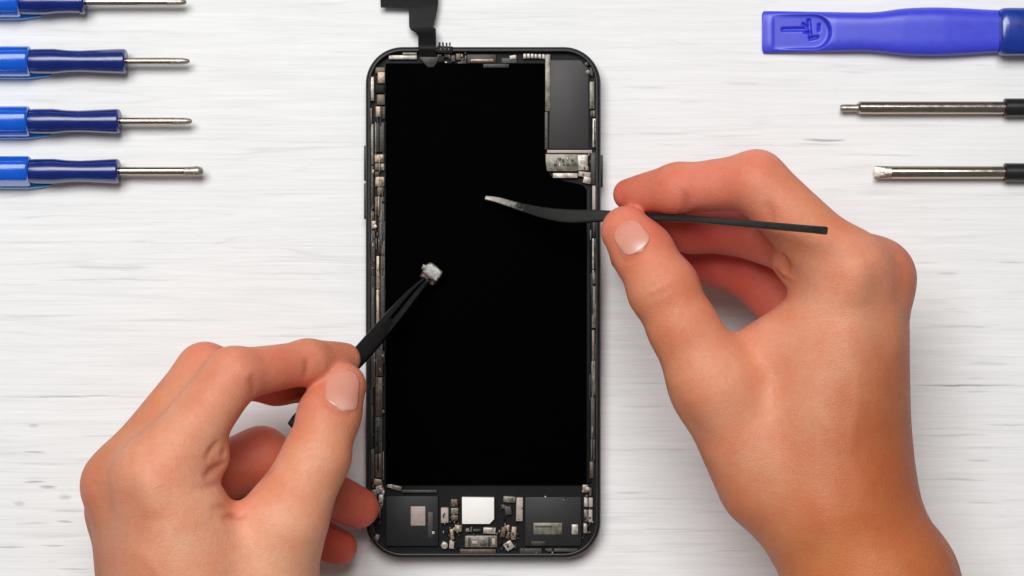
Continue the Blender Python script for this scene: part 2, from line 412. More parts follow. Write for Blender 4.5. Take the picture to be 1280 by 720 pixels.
    # screws: low round heads
    for (x, y, r, mm) in ((555.6, 682, 4.4, 'silver'), (572.6, 660.2, 2.4, 'silver'), (735, 90, 3, 'olive'), (733, 80, 2.6, 'smoke'), (476, 612, 2.6, 'silver'), (469, 283, 2.2, 'silver'), (734.6, 611.4, 3, 'silver')):
        zt = 7.0
        c = P(x, y, zt); rr = R(r, zt)
        prism('screw', [(c[0] + rr * math.cos(a * math.pi / 8), c[1] + rr * math.sin(a * math.pi / 8)) for a in range(16)], 5.3, zt, M[mm], ph, .18)
    # vibration module
    hb = pb('vibration_module', 656, 621, 727, 683, 6.45, 'charcoal', .35)
    pbox('label_sticker', 667, 653.6, 702.6, 668, 6.4, 6.60, M['olive'], hb, .06)
    pbox('label_sticker', 668.4, 657, 690, 659.4, 6.55, 6.65, M['smoke'], hb, .03)
    pb('component', 714.6, 655.6, 722.6, 668, 6.8, 'silver')
    for (a, b, c, d, mm) in ((728, 606, 735, 616, 'gold'), (736.4, 610, 739.6, 620, 'bronze'), (730, 621.6, 735, 633.6, 'silver'), (735.8, 622, 741, 634, 'rose'), (730, 637, 735, 652, 'olive'), (735.6, 637, 740.6, 653, 'rose'), (729.4, 654.4, 733.8, 666.6, 'silver')):
        pb('corner_contact', a, b, c, d, 6.6 + RNG.uniform(-.1, .25), mm, .2)
    pb('lower_bracket', 650, 685.6, 677, 691.6, 6.35, 'smoke')
    pb('lower_bracket', 684, 685.8, 722, 690, 6.2, 'smoke')
    pb('flex_cable', 664, 676.5, 682, 682.5, 6.7, 'brown')
    # fine wires and spring strips running along both rails
    for (a, b, c, d, n) in ((462, 110, 481, 600, 44), (736.5, 236, 746, 598, 14), (738, 92, 746, 186, 5)):
        for k in range(n):
            x, y, l_, w_ = RNG.uniform(a, c), RNG.uniform(b, d - 20), RNG.uniform(12, 60), RNG.uniform(.7, 1.5)
            pbox('spring_strip', x, y, x + w_, min(d, y + l_), 6.3, 6.75 + RNG.uniform(0, .3), M[['smoke', 'olive', 'bronze', 'brown', 'gold', 'plastic'][int(RNG.integers(6))]], ph, .1, RNG.uniform(-.6, .6))
    # tiny soldered bits along the edges
    zones = [(462, 130, 480, 600, 34), (553, 640, 575, 688, 12), (622, 655, 646, 688, 12), (728, 604, 741, 668, 9), (465, 598, 480, 680, 12), (548, 66, 584, 80, 9), (724, 192, 740, 230, 7)]
    cols = ['gold', 'bronze', 'silver', 'smoke', 'brown', 'olive', 'plastic', 'bronze', 'smoke', 'plastic']
    for (a, b, c, d, n) in zones:
        for k in range(n):
            x, y = RNG.uniform(a, c), RNG.uniform(b, d)
            w_, h_ = RNG.uniform(1.2, 3.4), RNG.uniform(1.4, 6)
            pbox('solder_bit', x - w_ / 2, y - h_ / 2, x + w_ / 2, y + h_ / 2, 6.2, 6.62 + RNG.uniform(0, .4), M[cols[int(RNG.integers(len(cols)))]], ph, .2, RNG.uniform(-18, 18))
    for (a, b, c, d, n) in ((551, 622, 576, 690, 20), (622, 620, 655, 690, 18), (468, 604, 482, 690, 12), (728, 604, 742, 690, 10), (580, 656, 622, 670, 10), (655, 684, 725, 692, 8), (655, 621, 728, 626, 5)):  # more filler bits added at random, same kind as the soldered bits
        for k in range(n):
            x, y = RNG.uniform(a, c), RNG.uniform(b, d)
            w_, h_ = RNG.uniform(.9, 2.6), RNG.uniform(.9, 3.4)
            pbox('filler_bit', x - w_ / 2, y - h_ / 2, x + w_ / 2, y + h_ / 2, 5.2, 6.5 + RNG.uniform(0, .6), M[cols[int(RNG.integers(len(cols)))]], ph, .15, RNG.uniform(-30, 30))
    # ribbon cable bent over the top rim, lying on the table beyond the frame
    out = [(475, -10), (548, -10), (547.4, 8), (544, 24), (541, 33.6), (544.8, 36.4), (545.4, 70), (523, 70), (522.6, 45), (520, 41), (513.4, 37.6), (511.4, 33), (511, 10.5), (476, 9.5)]
    vs, fs = [], []
    bm = bmesh.new()
    off = root_loc(ph)
    ring = [bm.verts.new((x, y, 0)) for x, y in out]
    f = bm.faces.new(ring)
    for yy in (9.9, 34, 40, 46, 50, 53, 55, 57, 59, 61, 63, 66):
        bmesh.ops.bisect_plane(bm, geom=bm.verts[:] + bm.edges[:] + bm.faces[:], plane_co=(0, yy, 0), plane_no=(0, 1, 0))
    for yy in (0, 20):
        bmesh.ops.bisect_plane(bm, geom=bm.verts[:] + bm.edges[:] + bm.faces[:], plane_co=(0, yy, 0), plane_no=(0, 1, 0))
    ext = bmesh.ops.extrude_face_region(bm, geom=bm.faces[:])
    up = {v for v in ext['geom'] if isinstance(v, bmesh.types.BMVert)}
    for v in bm.verts:
        x, y = v.co.x, v.co.y
        t = min(1, max(0, (y - 34) / 26)); t = t * t * (3 - 2 * t)
        z = 3.2 + (7.45 - 3.2) * t - (max(0, y - 61) / 9) * .75 - .4 * math.sin(max(0, min(1, -(y - 34) / 44)) * math.pi)
        zz = z + (.32 if v in up else 0)
        X, Y, Z = P(x, y, zz)
        v.co = Vector((X / 1000, Y / 1000, Z / 1000)) - off
    bmesh.ops.recalc_face_normals(bm, faces=bm.faces[:])
    me = bpy.data.meshes.new('ribbon_cable'); bm.to_mesh(me); bm.free()
    rb = finish('ribbon_cable', me, M['plastic'], ph, 35)
    ppoly('cable_stiffener', [(524, 71), (548, 71), (546.5, 78), (542, 84), (535, 84), (528, 77)], 6.56, 6.9, M['brown'], ph, .1)
    cc = pbox('cable_connector', 546.4, 57.6, 566, 66.4, 6.9, 7.55, M['plastic'], rb, .15, 2)
    for x in (548, 552.6, 557.2, 561.4):
        pbox('pin', x, 53.2 + RNG.uniform(-.8, .6), x + RNG.uniform(1.8, 2.8), 57.4, 6.95, 7.35, M['plastic'], rb, .08, RNG.uniform(-8, 8))
    for x in (550, 555, 560):
        pbox('pin', x, 60, x + 2, 63.5, 7.5, 7.75, M['smoke'], rb, .08)
build_phone()

# ------------------------------------------------------------------ screwdrivers
def blue_driver(cy, xg, xh, xt, label, rs=4.8, tipkind='point', dy=0):
    rh, rg = 19.0, 15.5
    zc = R(rh, 4)
    o = empty('screwdriver', P(xh, cy, 0), label, 'screwdriver', 'blue-handled screwdrivers on the table')
    lathe_x('handle', [(-70, 15), (-66, 18.4), (-60, rh), (xh - 3, rh), (xh - 1, rh - .8), (xh, rh - 2.4)], cy, zc, M['clearblue'], o, 48, facets=6)
    lathe_x('core', [(-64, 9), (xh - 2, 9), (xh - 1.5, 8)], cy, zc, M['navy'], o, 24)
    lathe_x('light_band', [(-60, 5.4), (xh - 4, 5.4), (xh + 3, 4.9), (xh + 12, 3.8), (xh + 26, 1.2)], cy + 17.0, R(5.5, 1.3), M['paleblue'], o, 20)  # added strip standing in for blue light passing through the handle
    g = [(xh + .4, rg - .6), (xh + 6, rg), (xh + 30, rg + .1), (xh + 46, rg - 1.6), (xh + 62, rg - 2.2), (xh + 80, rg - 1.4), (xg - 6, rg - .1), (xg - 2, rg - .2), (xg, rg - 2.0)]
    lathe_x('grip', g, cy, zc, M['navy'], o, 48)
    s = lathe_x('shaft', [(xg + .3, rs), (xt - 26, rs), (xt - 24, rs)], cy, zc, M['steel'], o, 24)
    if tipkind == 'wide':
        pr = [(xt - 23.6, rs), (xt - 14, rs + .3), (xt - 7, rs + 1.1), (xt - 2, rs - .6), (xt, rs - 2.8)]
    else:
        pr = [(xt - 23.6, rs), (xt - 9, rs - .3), (xt - 2, rs - 1.4), (xt, rs - 3)]
    lathe_x('tip', pr, cy, zc, M['steeltip'], s, 24)

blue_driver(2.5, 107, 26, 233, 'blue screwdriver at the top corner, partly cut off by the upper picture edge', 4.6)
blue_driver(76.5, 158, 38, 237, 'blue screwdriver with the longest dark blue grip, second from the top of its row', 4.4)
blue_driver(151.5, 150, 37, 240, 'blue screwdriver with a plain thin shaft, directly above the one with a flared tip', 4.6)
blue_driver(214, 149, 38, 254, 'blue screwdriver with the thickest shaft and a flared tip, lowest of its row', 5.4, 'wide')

def black_driver(cy, xt, xs, label, wedge):
    rs, rc = 8.0, 11.6
    zc = R(rc, 3)
    o = empty('screwdriver', P(1255, cy, 0), label, 'screwdriver', 'steel screwdrivers with black collars')
    lathe_x('handle', [(1255, rc - 1.2), (1256.4, rc), (1320, rc), (1322, rc + 3), (1420, rc + 3), (1428, rc)], cy, zc, M['blackgrip'], o, 40)
    s = lathe_x('shaft', [(xs, rs - (.1 if wedge else 1.4)), (xs + (.6 if wedge else 1.6), rs), (1254.6, rs)], cy, zc, M['steel'], o, 40)
    if wedge:
        vs, fs, n = [], [], 24
        for t in (0, .25, .5, .75, 1):
            X, Y, _ = P(xs - .3 - t * (xs - .3 - xt), cy, zc)
            w = R(rs, zc) * (1 + .02 * t); h = R(rs, zc) * (1 - .86 * t)
            for k in range(n):
                a = 2 * math.pi * k / n; c, q = math.cos(a), math.sin(a)
                e = 1 - .5 * t
                vs.append((X, Y + w * math.copysign(abs(c) ** e, c), zc + h * math.copysign(abs(q) ** e, q)))
        for i in range(4):
            for k in range(n):
                k2 = (k + 1) % n; fs.append((i * n + k, i * n + k2, (i + 1) * n + k2, (i + 1) * n + k))
        fs.append(tuple(range(n))[::-1]); fs.append(tuple(4 * n + k for k in range(n)))
        mesh_mm('tip', vs, fs, M['steeltip'], s, 40)
    else:
        lathe_x('tip', [(xt, 3.6), (xt + 1, 4.4), (xt + 8, 4.8), (xs - 4, 4.6), (xs - .4, 6)], cy + .5, zc, M['steeltip'], s, 32, facets=4)
black_driver(134.6, 1050.5, 1073, 'steel screwdriver with a narrow stepped bit and black collar, under the blue pry tool', False)
black_driver(215.5, 1093, 1114, 'steel screwdriver with a flat wedge tip and black collar, above the knuckles of the hand', True)

# ------------------------------------------------------------------ pry tool
def build_pry():
    o = empty('pry_tool', P(1100, 40, 0), 'flat violet-blue plastic pry tool with a sunken pictogram at its blade end', 'pry tool')
    xs = np.concatenate([np.linspace(952.5, 956, 5), np.arange(957, 1060, .9), np.arange(1061, 1257, 3)])
    def interp(x, pts): return np.interp(x, [p[0] for p in pts], [p[1] for p in pts])
    up = [(952.5, 17.5), (953.6, 15), (956, 14), (980, 14), (1040, 15), (1080, 15.4), (1100, 14.6), (1130, 10.6), (1165, 9.2), (1200, 10), (1235, 12), (1260, 12.6)]
    lo = [(952.5, 62), (953.6, 65), (956, 66.4), (980, 66), (1040, 65), (1080, 64.6), (1100, 65.8), (1130, 69), (1165, 70), (1200, 68.8), (1235, 66.6), (1260, 66)]
    NV, NB = 74, 8
    vs, fs = [], []
    v = np.sin(np.linspace(-1, 1, NV) * math.pi / 2 * .97) / math.sin(math.pi / 2 * .97)
    def seg(px, py, a, b):
        d = np.array(b, float) - a; t = np.clip(((px - a[0]) * d[0] + (py - a[1]) * d[1]) / (d @ d), 0, 1)
        return np.hypot(px - a[0] - t * d[0], py - a[1] - t * d[1])
    marks = [((979, 37), (1005, 36.5), 2.0), ((1011, 26), (1013.4, 48), 1.9), ((1013.4, 48), (1022, 46.6), 1.6), ((1004, 30), (1009, 34), 1.1), ((1024, 31), (1023.4, 38), 1.2), ((1006, 40), (1011, 41), 1.2)]
    sm = np.array([p for p in smooth_path([(x, y) for x, y in up], 6)]); sl = np.array([p for p in smooth_path([(x, y) for x, y in lo], 6)])
    for x in xs:
        yu, yl = np.interp(x, sm[:, 0], sm[:, 1]), np.interp(x, sl[:, 0], sl[:, 1])
        hh = interp(x, [(952.5, 1.3), (960, 1.9), (1000, 3.2), (1045, 4.4), (1130, 5.2), (1180, 5.4), (1260, 5.0)])
        yc, hw = (yu + yl) / 2, (yl - yu) / 2
        py = yc + hw * v
        side = np.sqrt(np.clip(1 - np.abs(v) ** 5, 0, 1))
        z = .3 + (hh - .3) * (.35 + .65 * side) * np.where(np.abs(v) > .999, .4, 1)
        # sunken pocket with a round inner end
        q = np.maximum(np.abs(py - 40) - 21.0, 0); cx = np.maximum(x - 1016, 0)
        dp = np.where(x > 1016, np.hypot(cx, py - 40) - 21.5, np.abs(py - 40) - 21.5)
        w = 1 / (1 + np.exp(np.clip(dp / .75, -30, 30))) * np.clip((x - 964) / 4, 0, 1)
        z = z * (1 - w) + np.minimum(z, 1.85 + .006 * (x - 964)) * w
        for a, b, r in marks:
            z = z - 1.0 / (1 + np.exp(np.clip((seg(x, py, a, b) - r) / .35, -30, 30)))
        z = np.maximum(z, .35)
        for yy, zz in zip(py, z): vs.append(P(x, yy, zz))
        for k in range(NB):
            t = 1 - 2 * (k + .5) / NB
            vs.append(P(x, yc + hw * .93 * t, .03))
    n = NV + NB
    for i in range(len(xs) - 1):
        for k in range(n):
            k2 = (k + 1) % n; fs.append((i * n + k, (i + 1) * n + k, (i + 1) * n + k2, i * n + k2))
    fs.append(tuple(range(n))); L = (len(xs) - 1) * n; fs.append(tuple(L + k for k in range(n))[::-1])
    mesh_mm('blade', vs, [f[::-1] for f in fs], M['pry'], o, 55)
    zc = R(30, 6)
    vs, fs, n = [], [], 48
    for (x, w) in ((1251, 26.5), (1253, 28.6), (1257, 29.8), (1262, 30), (1390, 30), (1400, 26)):
        X, Y, _ = P(x, 38.4, zc); ww = R(w, zc)
        for k in range(n):
            a = 2 * math.pi * k / n; c, q = math.cos(a), math.sin(a)
            vs.append((X, Y + ww * math.copysign(abs(c) ** .75, c), zc * .62 + ww * .60 * math.copysign(abs(q) ** .75, q)))
    for i in range(5):
        for k in range(n):
            k2 = (k + 1) % n; fs.append((i * n + k, i * n + k2, (i + 1) * n + k2, (i + 1) * n + k))
    fs.append(tuple(range(n))[::-1]); fs.append(tuple(5 * n + k for k in range(n)))
    mesh_mm('sleeve', vs, [f[::-1] for f in fs], M['sleeve'], o, 40)
build_pry()

# ------------------------------------------------------------------ tweezers
def build_curved_tweezers():
    o = empty('tweezers', P(608, 247, 8), 'black curved tweezers with a bare steel tip hanging over the upper black panel', 'tweezers', 'tweezers held over the phone')
    ctrl = [(608, 247.4, 9.0, 1.1), (622, 250, 9.9, 1.5), (645, 256.8, 13.3, 1.9), (680, 266, 18.5, 3.2), (715, 270.5, 25, 4.1), (752, 270, 33, 3.4), (800, 271, 44, 2.3), (860, 273.4, 56, 1.9), (930, 279.4, 70, 1.9), (1000, 285.4, 82, 1.9), (1030, 288, 87, 1.9)]
    sp = smooth_path(ctrl, 8)
    for sgn in (1, -1):
        path = []
        for i, (x, y, z, w) in enumerate(sp):
            t = i / (len(sp) - 1)
            gap = .42 + .85 * math.sin(math.pi * t)
            p = Vector(P(x, y, z)) + Vector((-.45, 0, .9)) * (gap * sgn)
            path.append((p, w, .8 + .2 * min(1, t * 4)))
        sweep('blade', path, M['worn'], o, (0, .34, 1))
    sweep('spring_joint', [(Vector(P(1018, 287, 84.8)), 2.0, 2.4), (Vector(P(1031, 288.1, 87.2)), 2.0, 2.4)], M['tweezer'], o)

def build_straight_tweezers():
    o = empty('tweezers', P(531, 350, 9), 'black straight tweezers with two open prongs gripping a tiny metal part', 'tweezers', 'tweezers held over the phone')
    for ctrl in ([(531, 348, 10.6, .9), (513, 364.5, 13.4, 1.2), (484, 396.6, 19, 1.9), (443, 444, 27, 2.4), (412, 478, 32.5, 2.3), (378, 513, 38, 1.5)],
                 [(537, 350, 10.6, .9), (527, 360.5, 13, 1.2), (492, 404.4, 19, 1.9), (449.4, 452, 27, 2.4), (416, 483, 32.5, 2.3), (381, 516, 38, 1.5)]):
        path = [(Vector(P(x, y, z)), w, 2.4 * (.45 + .55 * min(1, i / 20))) for i, (x, y, z, w) in enumerate(smooth_path(ctrl, 8))]
        sweep('blade', path, M['prong'], o, (-.12, .3, 1), .3)
    sweep('spring_joint', [(Vector(P(489, 400.2, 18.8)), 3.1, 1.6), (Vector(P(486, 403, 19.3)), 3.9, 2.3), (Vector(P(468, 424, 23)), 4.5, 2.6), (Vector(P(446, 448, 27.1)), 4.9, 2.7), (Vector(P(414, 480.5, 32.6)), 4.7, 2.7), (Vector(P(388, 507, 36.6)), 3.4, 2.5), (Vector(P(370, 526, 39.2)), 3.2, 2.5), (Vector(P(363.5, 532, 40)), 2.2, 2.0)], M['plastic'], o, (0, 0, 1), .35)

def build_component():
    o = empty('metal_component', P(540, 341, 6.6), 'tiny silver component pinched in the prongs of the straight tweezers', 'component')
    def lump(name, c, half, rot, z, m, seed):
        bm = bmesh.new(); bmesh.ops.create_cube(bm, size=2)
        bmesh.ops.subdivide_edges(bm, edges=bm.edges[:], cuts=5, use_grid_fill=True)
        rg = np.random.default_rng(seed); off = root_loc(o); cx, cy, _ = P(c[0], c[1], z)
        for v in bm.verts:
            q = v.co.copy(); n = q.normalized()
            q = q * .62 + n * 1.25 * .38
            q = q * (1 + float(rg.uniform(-.09, .09)))
            a = math.radians(rot); x, y = q.x * half[0], q.y * half[1]
            v.co = Vector(((cx + x * math.cos(a) - y * math.sin(a)) / 1000, (cy + x * math.sin(a) + y * math.cos(a)) / 1000, (z + q.z * half[2]) / 1000)) - off
        me = bpy.data.meshes.new(name); bm.to_mesh(me); bm.free()
        finish(name, me, m, o, 60)
    lump('base', (538, 345), (2.3, 1.9, .8), -38, 9.2, M['bronze'], 3)
    lump('cap', (541, 340), (2.35, 1.75, 1.0), -38, 10.6, M['capsilver'], 4)
    lump('lug', (531.5, 334.5), (.9, .8, .7), -20, 10.2, M['olive'], 5)
build_curved_tweezers(); build_straight_tweezers(); build_component()

# ------------------------------------------------------------------ hands
def skin_material():
    m, nt, b = nmat('skin')
    N, L = nt.nodes, nt.links
    at = N.new('ShaderNodeAttribute'); at.attribute_name = 'skin_tint'
    tc = N.new('ShaderNodeTexCoord')
    def noise(sc, det=4):
        n = N.new('ShaderNodeTexNoise'); n.inputs['Scale'].default_value = sc; n.inputs['Detail'].default_value = det
        L.new(tc.outputs['Object'], n.inputs['Vector']); return n.outputs['Fac']
    def ramp(v, a, c, lo=.3, hi=.7):
        n = N.new('ShaderNodeMapRange'); n.inputs['From Min'].default_value = lo; n.inputs['From Max'].default_value = hi
        n.inputs['To Min'].default_value = a; n.inputs['To Max'].default_value = c; L.new(v, n.inputs['Value']); return n.outputs['Result']
    mot = N.new('ShaderNodeMix'); mot.data_type = 'RGBA'; mot.blend_type = 'MULTIPLY'; mot.inputs['Factor'].default_value = 1
    rp = N.new('ShaderNodeValToRGB'); L.new(noise(95, 5), rp.inputs['Fac'])
    rp.color_ramp.elements[0].position = .32; rp.color_ramp.elements[1].position = .68
    rp.color_ramp.elements[0].color = (.95, .76, .70, 1); rp.color_ramp.elements[1].color = (1.0, 1.0, 1.0, 1)
    L.new(at.outputs['Color'], mot.inputs['A']); L.new(rp.outputs['Color'], mot.inputs['B'])
    m2 = N.new('ShaderNodeMix'); m2.data_type = 'RGBA'; m2.blend_type = 'MULTIPLY'; m2.inputs['Factor'].default_value = 1
    rq = N.new('ShaderNodeValToRGB'); L.new(noise(700, 3), rq.inputs['Fac'])
    rq.color_ramp.elements[0].position = .3; rq.color_ramp.elements[1].position = .62
    rq.color_ramp.elements[0].color = (.96, .93, .91, 1); rq.color_ramp.elements[1].color = (1, 1, 1, 1)
    L.new(mot.outputs['Result'], m2.inputs['A']); L.new(rq.outputs['Color'], m2.inputs['B'])
    L.new(m2.outputs['Result'], b.inputs['Base Color'])
    L.new(ramp(noise(1100, 3), .46, .64), b.inputs['Roughness'])
    b.inputs['Specular IOR Level'].default_value = .35
    b.inputs['Subsurface Weight'].default_value = .42
    b.inputs['Subsurface Radius'].default_value = (1.0, .32, .16)
    b.inputs['Subsurface Scale'].default_value = .0022
    vo = N.new('ShaderNodeTexVoronoi'); vo.inputs['Scale'].default_value = 1150; vo.feature = 'DISTANCE_TO_EDGE'
    L.new(tc.outputs['Object'], vo.inputs['Vector'])
    ad = N.new('ShaderNodeMath'); ad.operation = 'ADD'
    L.new(ramp(vo.outputs['Distance'], 0, .55, 0, .25), ad.inputs[0]); L.new(noise(420, 5), ad.inputs[1])
    bp = N.new('ShaderNodeBump'); bp.inputs['Strength'].default_value = .20; bp.inputs['Distance'].default_value = .0006
    L.new(ad.outputs[0], bp.inputs['Height']); L.new(bp.outputs['Normal'], b.inputs['Normal'])
    return m

def nail_material():
    m, nt, b = nmat('nail')
    at = nt.nodes.new('ShaderNodeAttribute'); at.attribute_name = 'nail_tint'
    tc = nt.nodes.new('ShaderNodeTexCoord'); n = nt.nodes.new('ShaderNodeTexNoise'); n.inputs['Scale'].default_value = 500
    nt.links.new(tc.outputs['Object'], n.inputs['Vector'])
    mr = nt.nodes.new('ShaderNodeMapRange'); mr.inputs['To Min'].default_value = .2; mr.inputs['To Max'].default_value = .36
    nt.links.new(n.outputs['Fac'], mr.inputs['Value']); nt.links.new(mr.outputs['Result'], b.inputs['Roughness'])
    nt.links.new(at.outputs['Color'], b.inputs['Base Color'])
    b.inputs['Subsurface Weight'].default_value = .3; b.inputs['Subsurface Scale'].default_value = .0012
    b.inputs['Subsurface Radius'].default_value = (1, .4, .3)
    b.inputs['Coat Weight'].default_value = .3; b.inputs['Coat Roughness'].default_value = .2
    bp = nt.nodes.new('ShaderNodeBump'); bp.inputs['Strength'].default_value = .08; bp.inputs['Distance'].default_value = .0003
    nt.links.new(n.outputs['Fac'], bp.inputs['Height']); nt.links.new(bp.outputs['Normal'], b.inputs['Normal'])
    return m
SKIN, NAIL = skin_material(), nail_material()

class Field:
    def __init__(s, lo, hi, h):
        s.lo = np.array(lo, np.float32); s.h = h
        s.n = np.ceil((np.array(hi) - lo) / h).astype(int) + 1
        s.ax = [s.lo[i] + h * np.arange(s.n[i], dtype=np.float32) for i in range(3)]
    def new(s): return np.full(tuple(s.n), 40., np.float32)
    def cone(s, f, a, b, ra, rb, k, bulge=0.):
        a = np.array(a, np.float32); b = np.array(b, np.float32)
        mg = max(ra, rb) + k + 3
        i0 = np.maximum(0, np.floor((np.minimum(a, b) - mg - s.lo) / s.h)).astype(int)
        i1 = np.minimum(s.n, np.ceil((np.maximum(a, b) + mg - s.lo) / s.h) + 1).astype(int)
        if (i1 <= i0).any(): return
        X = s.ax[0][i0[0]:i1[0], None, None] - a[0]; Y = s.ax[1][None, i0[1]:i1[1], None] - a[1]; Z = s.ax[2][None, None, i0[2]:i1[2]] - a[2]
        d = b - a; l2 = float(d @ d) + 1e-6
        t = np.clip((X * d[0] + Y * d[1] + Z * d[2]) / l2, 0, 1)
        g = np.sqrt((X - t * d[0]) ** 2 + (Y - t * d[1]) ** 2 + (Z - t * d[2]) ** 2) - (ra + (rb - ra) * t + bulge * 4 * t * (1 - t))
        sl = tuple(slice(i0[i], i1[i]) for i in range(3))
        f[sl] = smin(f[sl], g, k)
    def sample(s, f, p):
        q = (p - s.lo) / s.h
        q = np.clip(q, 0, s.n - 1.001); i = q.astype(int); w = q - i
        r = 0
        for dx in (0, 1):
            for dy in (0, 1):
                for dz in (0, 1):
                    ww = (w[:, 0] if dx else 1 - w[:, 0]) * (w[:, 1] if dy else 1 - w[:, 1]) * (w[:, 2] if dz else 1 - w[:, 2])
                    r = r + ww * f[i[:, 0] + dx, i[:, 1] + dy, i[:, 2] + dz]
        return r
    def grad(s, f, p):
        e = s.h
        g = np.stack([s.sample(f, p + np.eye(3)[i] * e) - s.sample(f, p - np.eye(3)[i] * e) for i in range(3)], 1)
        return g / (np.linalg.norm(g, axis=1, keepdims=True) + 1e-9)
    def hit(s, f, px, py):
        zs = np.arange(s.ax[2][-1], 2, -.25)
        pts = np.array([P(px, py, z) for z in zs])
        v = s.sample(f, pts)
        k = np.argmax(v < 0)
        return pts[k] if v[k] < 0 else None

def smin(a, b, k):
    h = np.maximum(k - np.abs(a - b), 0) / k
    return np.minimum(a, b) - h * h * k * .25

def surface_nets(f, lo, h):
    s = f < 0
    cnt = np.zeros(tuple(np.array(f.shape) - 1), np.int8)
    corners = [(x, y, z) for x in (0, 1) for y in (0, 1) for z in (0, 1)]
    sh = np.array(f.shape) - 1
    for c in corners: cnt += s[c[0]:c[0] + sh[0], c[1]:c[1] + sh[1], c[2]:c[2] + sh[2]]
    cells = np.argwhere((cnt > 0) & (cnt < 8))
    idx = np.full(tuple(sh), -1, np.int32)
    idx[cells[:, 0], cells[:, 1], cells[:, 2]] = np.arange(len(cells))
    acc = np.zeros((len(cells), 3)); num = np.zeros(len(cells))
    val = {c: f[cells[:, 0] + c[0], cells[:, 1] + c[1], cells[:, 2] + c[2]] for c in corners}
    for a in corners:
        for ax in range(3):
            if a[ax]: continue
            b = list(a); b[ax] = 1; b = tuple(b)
            fa, fb = val[a], val[b]
            x = (fa < 0) != (fb < 0)
            t = np.where(x, fa / np.where(x, fa - fb, 1), 0)
            p = np.array(a, float)[None, :].repeat(len(cells), 0); p[:, ax] += t
            acc += p * x[:, None]; num += x
    verts = (cells + acc / num[:, None]) * h + lo
    faces = []
    for ax in range(3):
        u, w = (ax + 1) % 3, (ax + 2) % 3
        sl0 = [slice(None)] * 3; sl1 = [slice(None)] * 3
        sl0[ax] = slice(0, -1); sl1[ax] = slice(1, None)
        x = s[tuple(sl0)] != s[tuple(sl1)]
        e = np.argwhere(x)
        e = e[(e[:, u] > 0) & (e[:, w] > 0) & (e[:, u] < sh[u]) & (e[:, w] < sh[w])]
        def cell(du, dw):
            q = e.copy(); q[:, u] += du; q[:, w] += dw
            return idx[q[:, 0], q[:, 1], q[:, 2]]
        quad = np.stack([cell(-1, -1), cell(0, -1), cell(0, 0), cell(-1, 0)], 1)
        flip = ~s[e[:, 0], e[:, 1], e[:, 2]]
        quad[flip] = quad[flip][:, ::-1]
        faces.append(quad)
    return verts, np.concatenate(faces)

def poly_dist(V, pts):
    best = np.full(len(V), 1e9); par = np.zeros(len(V))
    for i, (a, b) in enumerate(zip(pts[:-1], pts[1:])):
        d = b - a; t = np.clip(((V - a) @ d) / (d @ d + 1e-9), 0, 1)
        e = np.linalg.norm(V - a - t[:, None] * d, axis=1)
        u = (i + t) / (len(pts) - 1)
        par = np.where(e < best, u, par); best = np.minimum(best, e)
    return best, np.clip(np.sin(np.pi * np.clip(par, 0, 1)), 0, 1)

def lin(c): return np.array([((v / 255 + .055) / 1.055) ** 2.4 if v / 255 > .04045 else v / 255 / 12.92 for v in c])

def J(j):  # (px, py, z mm, r px) -> point, radius mm
    return np.array(P(j[0], j[1], j[2])), R(j[3], j[2])

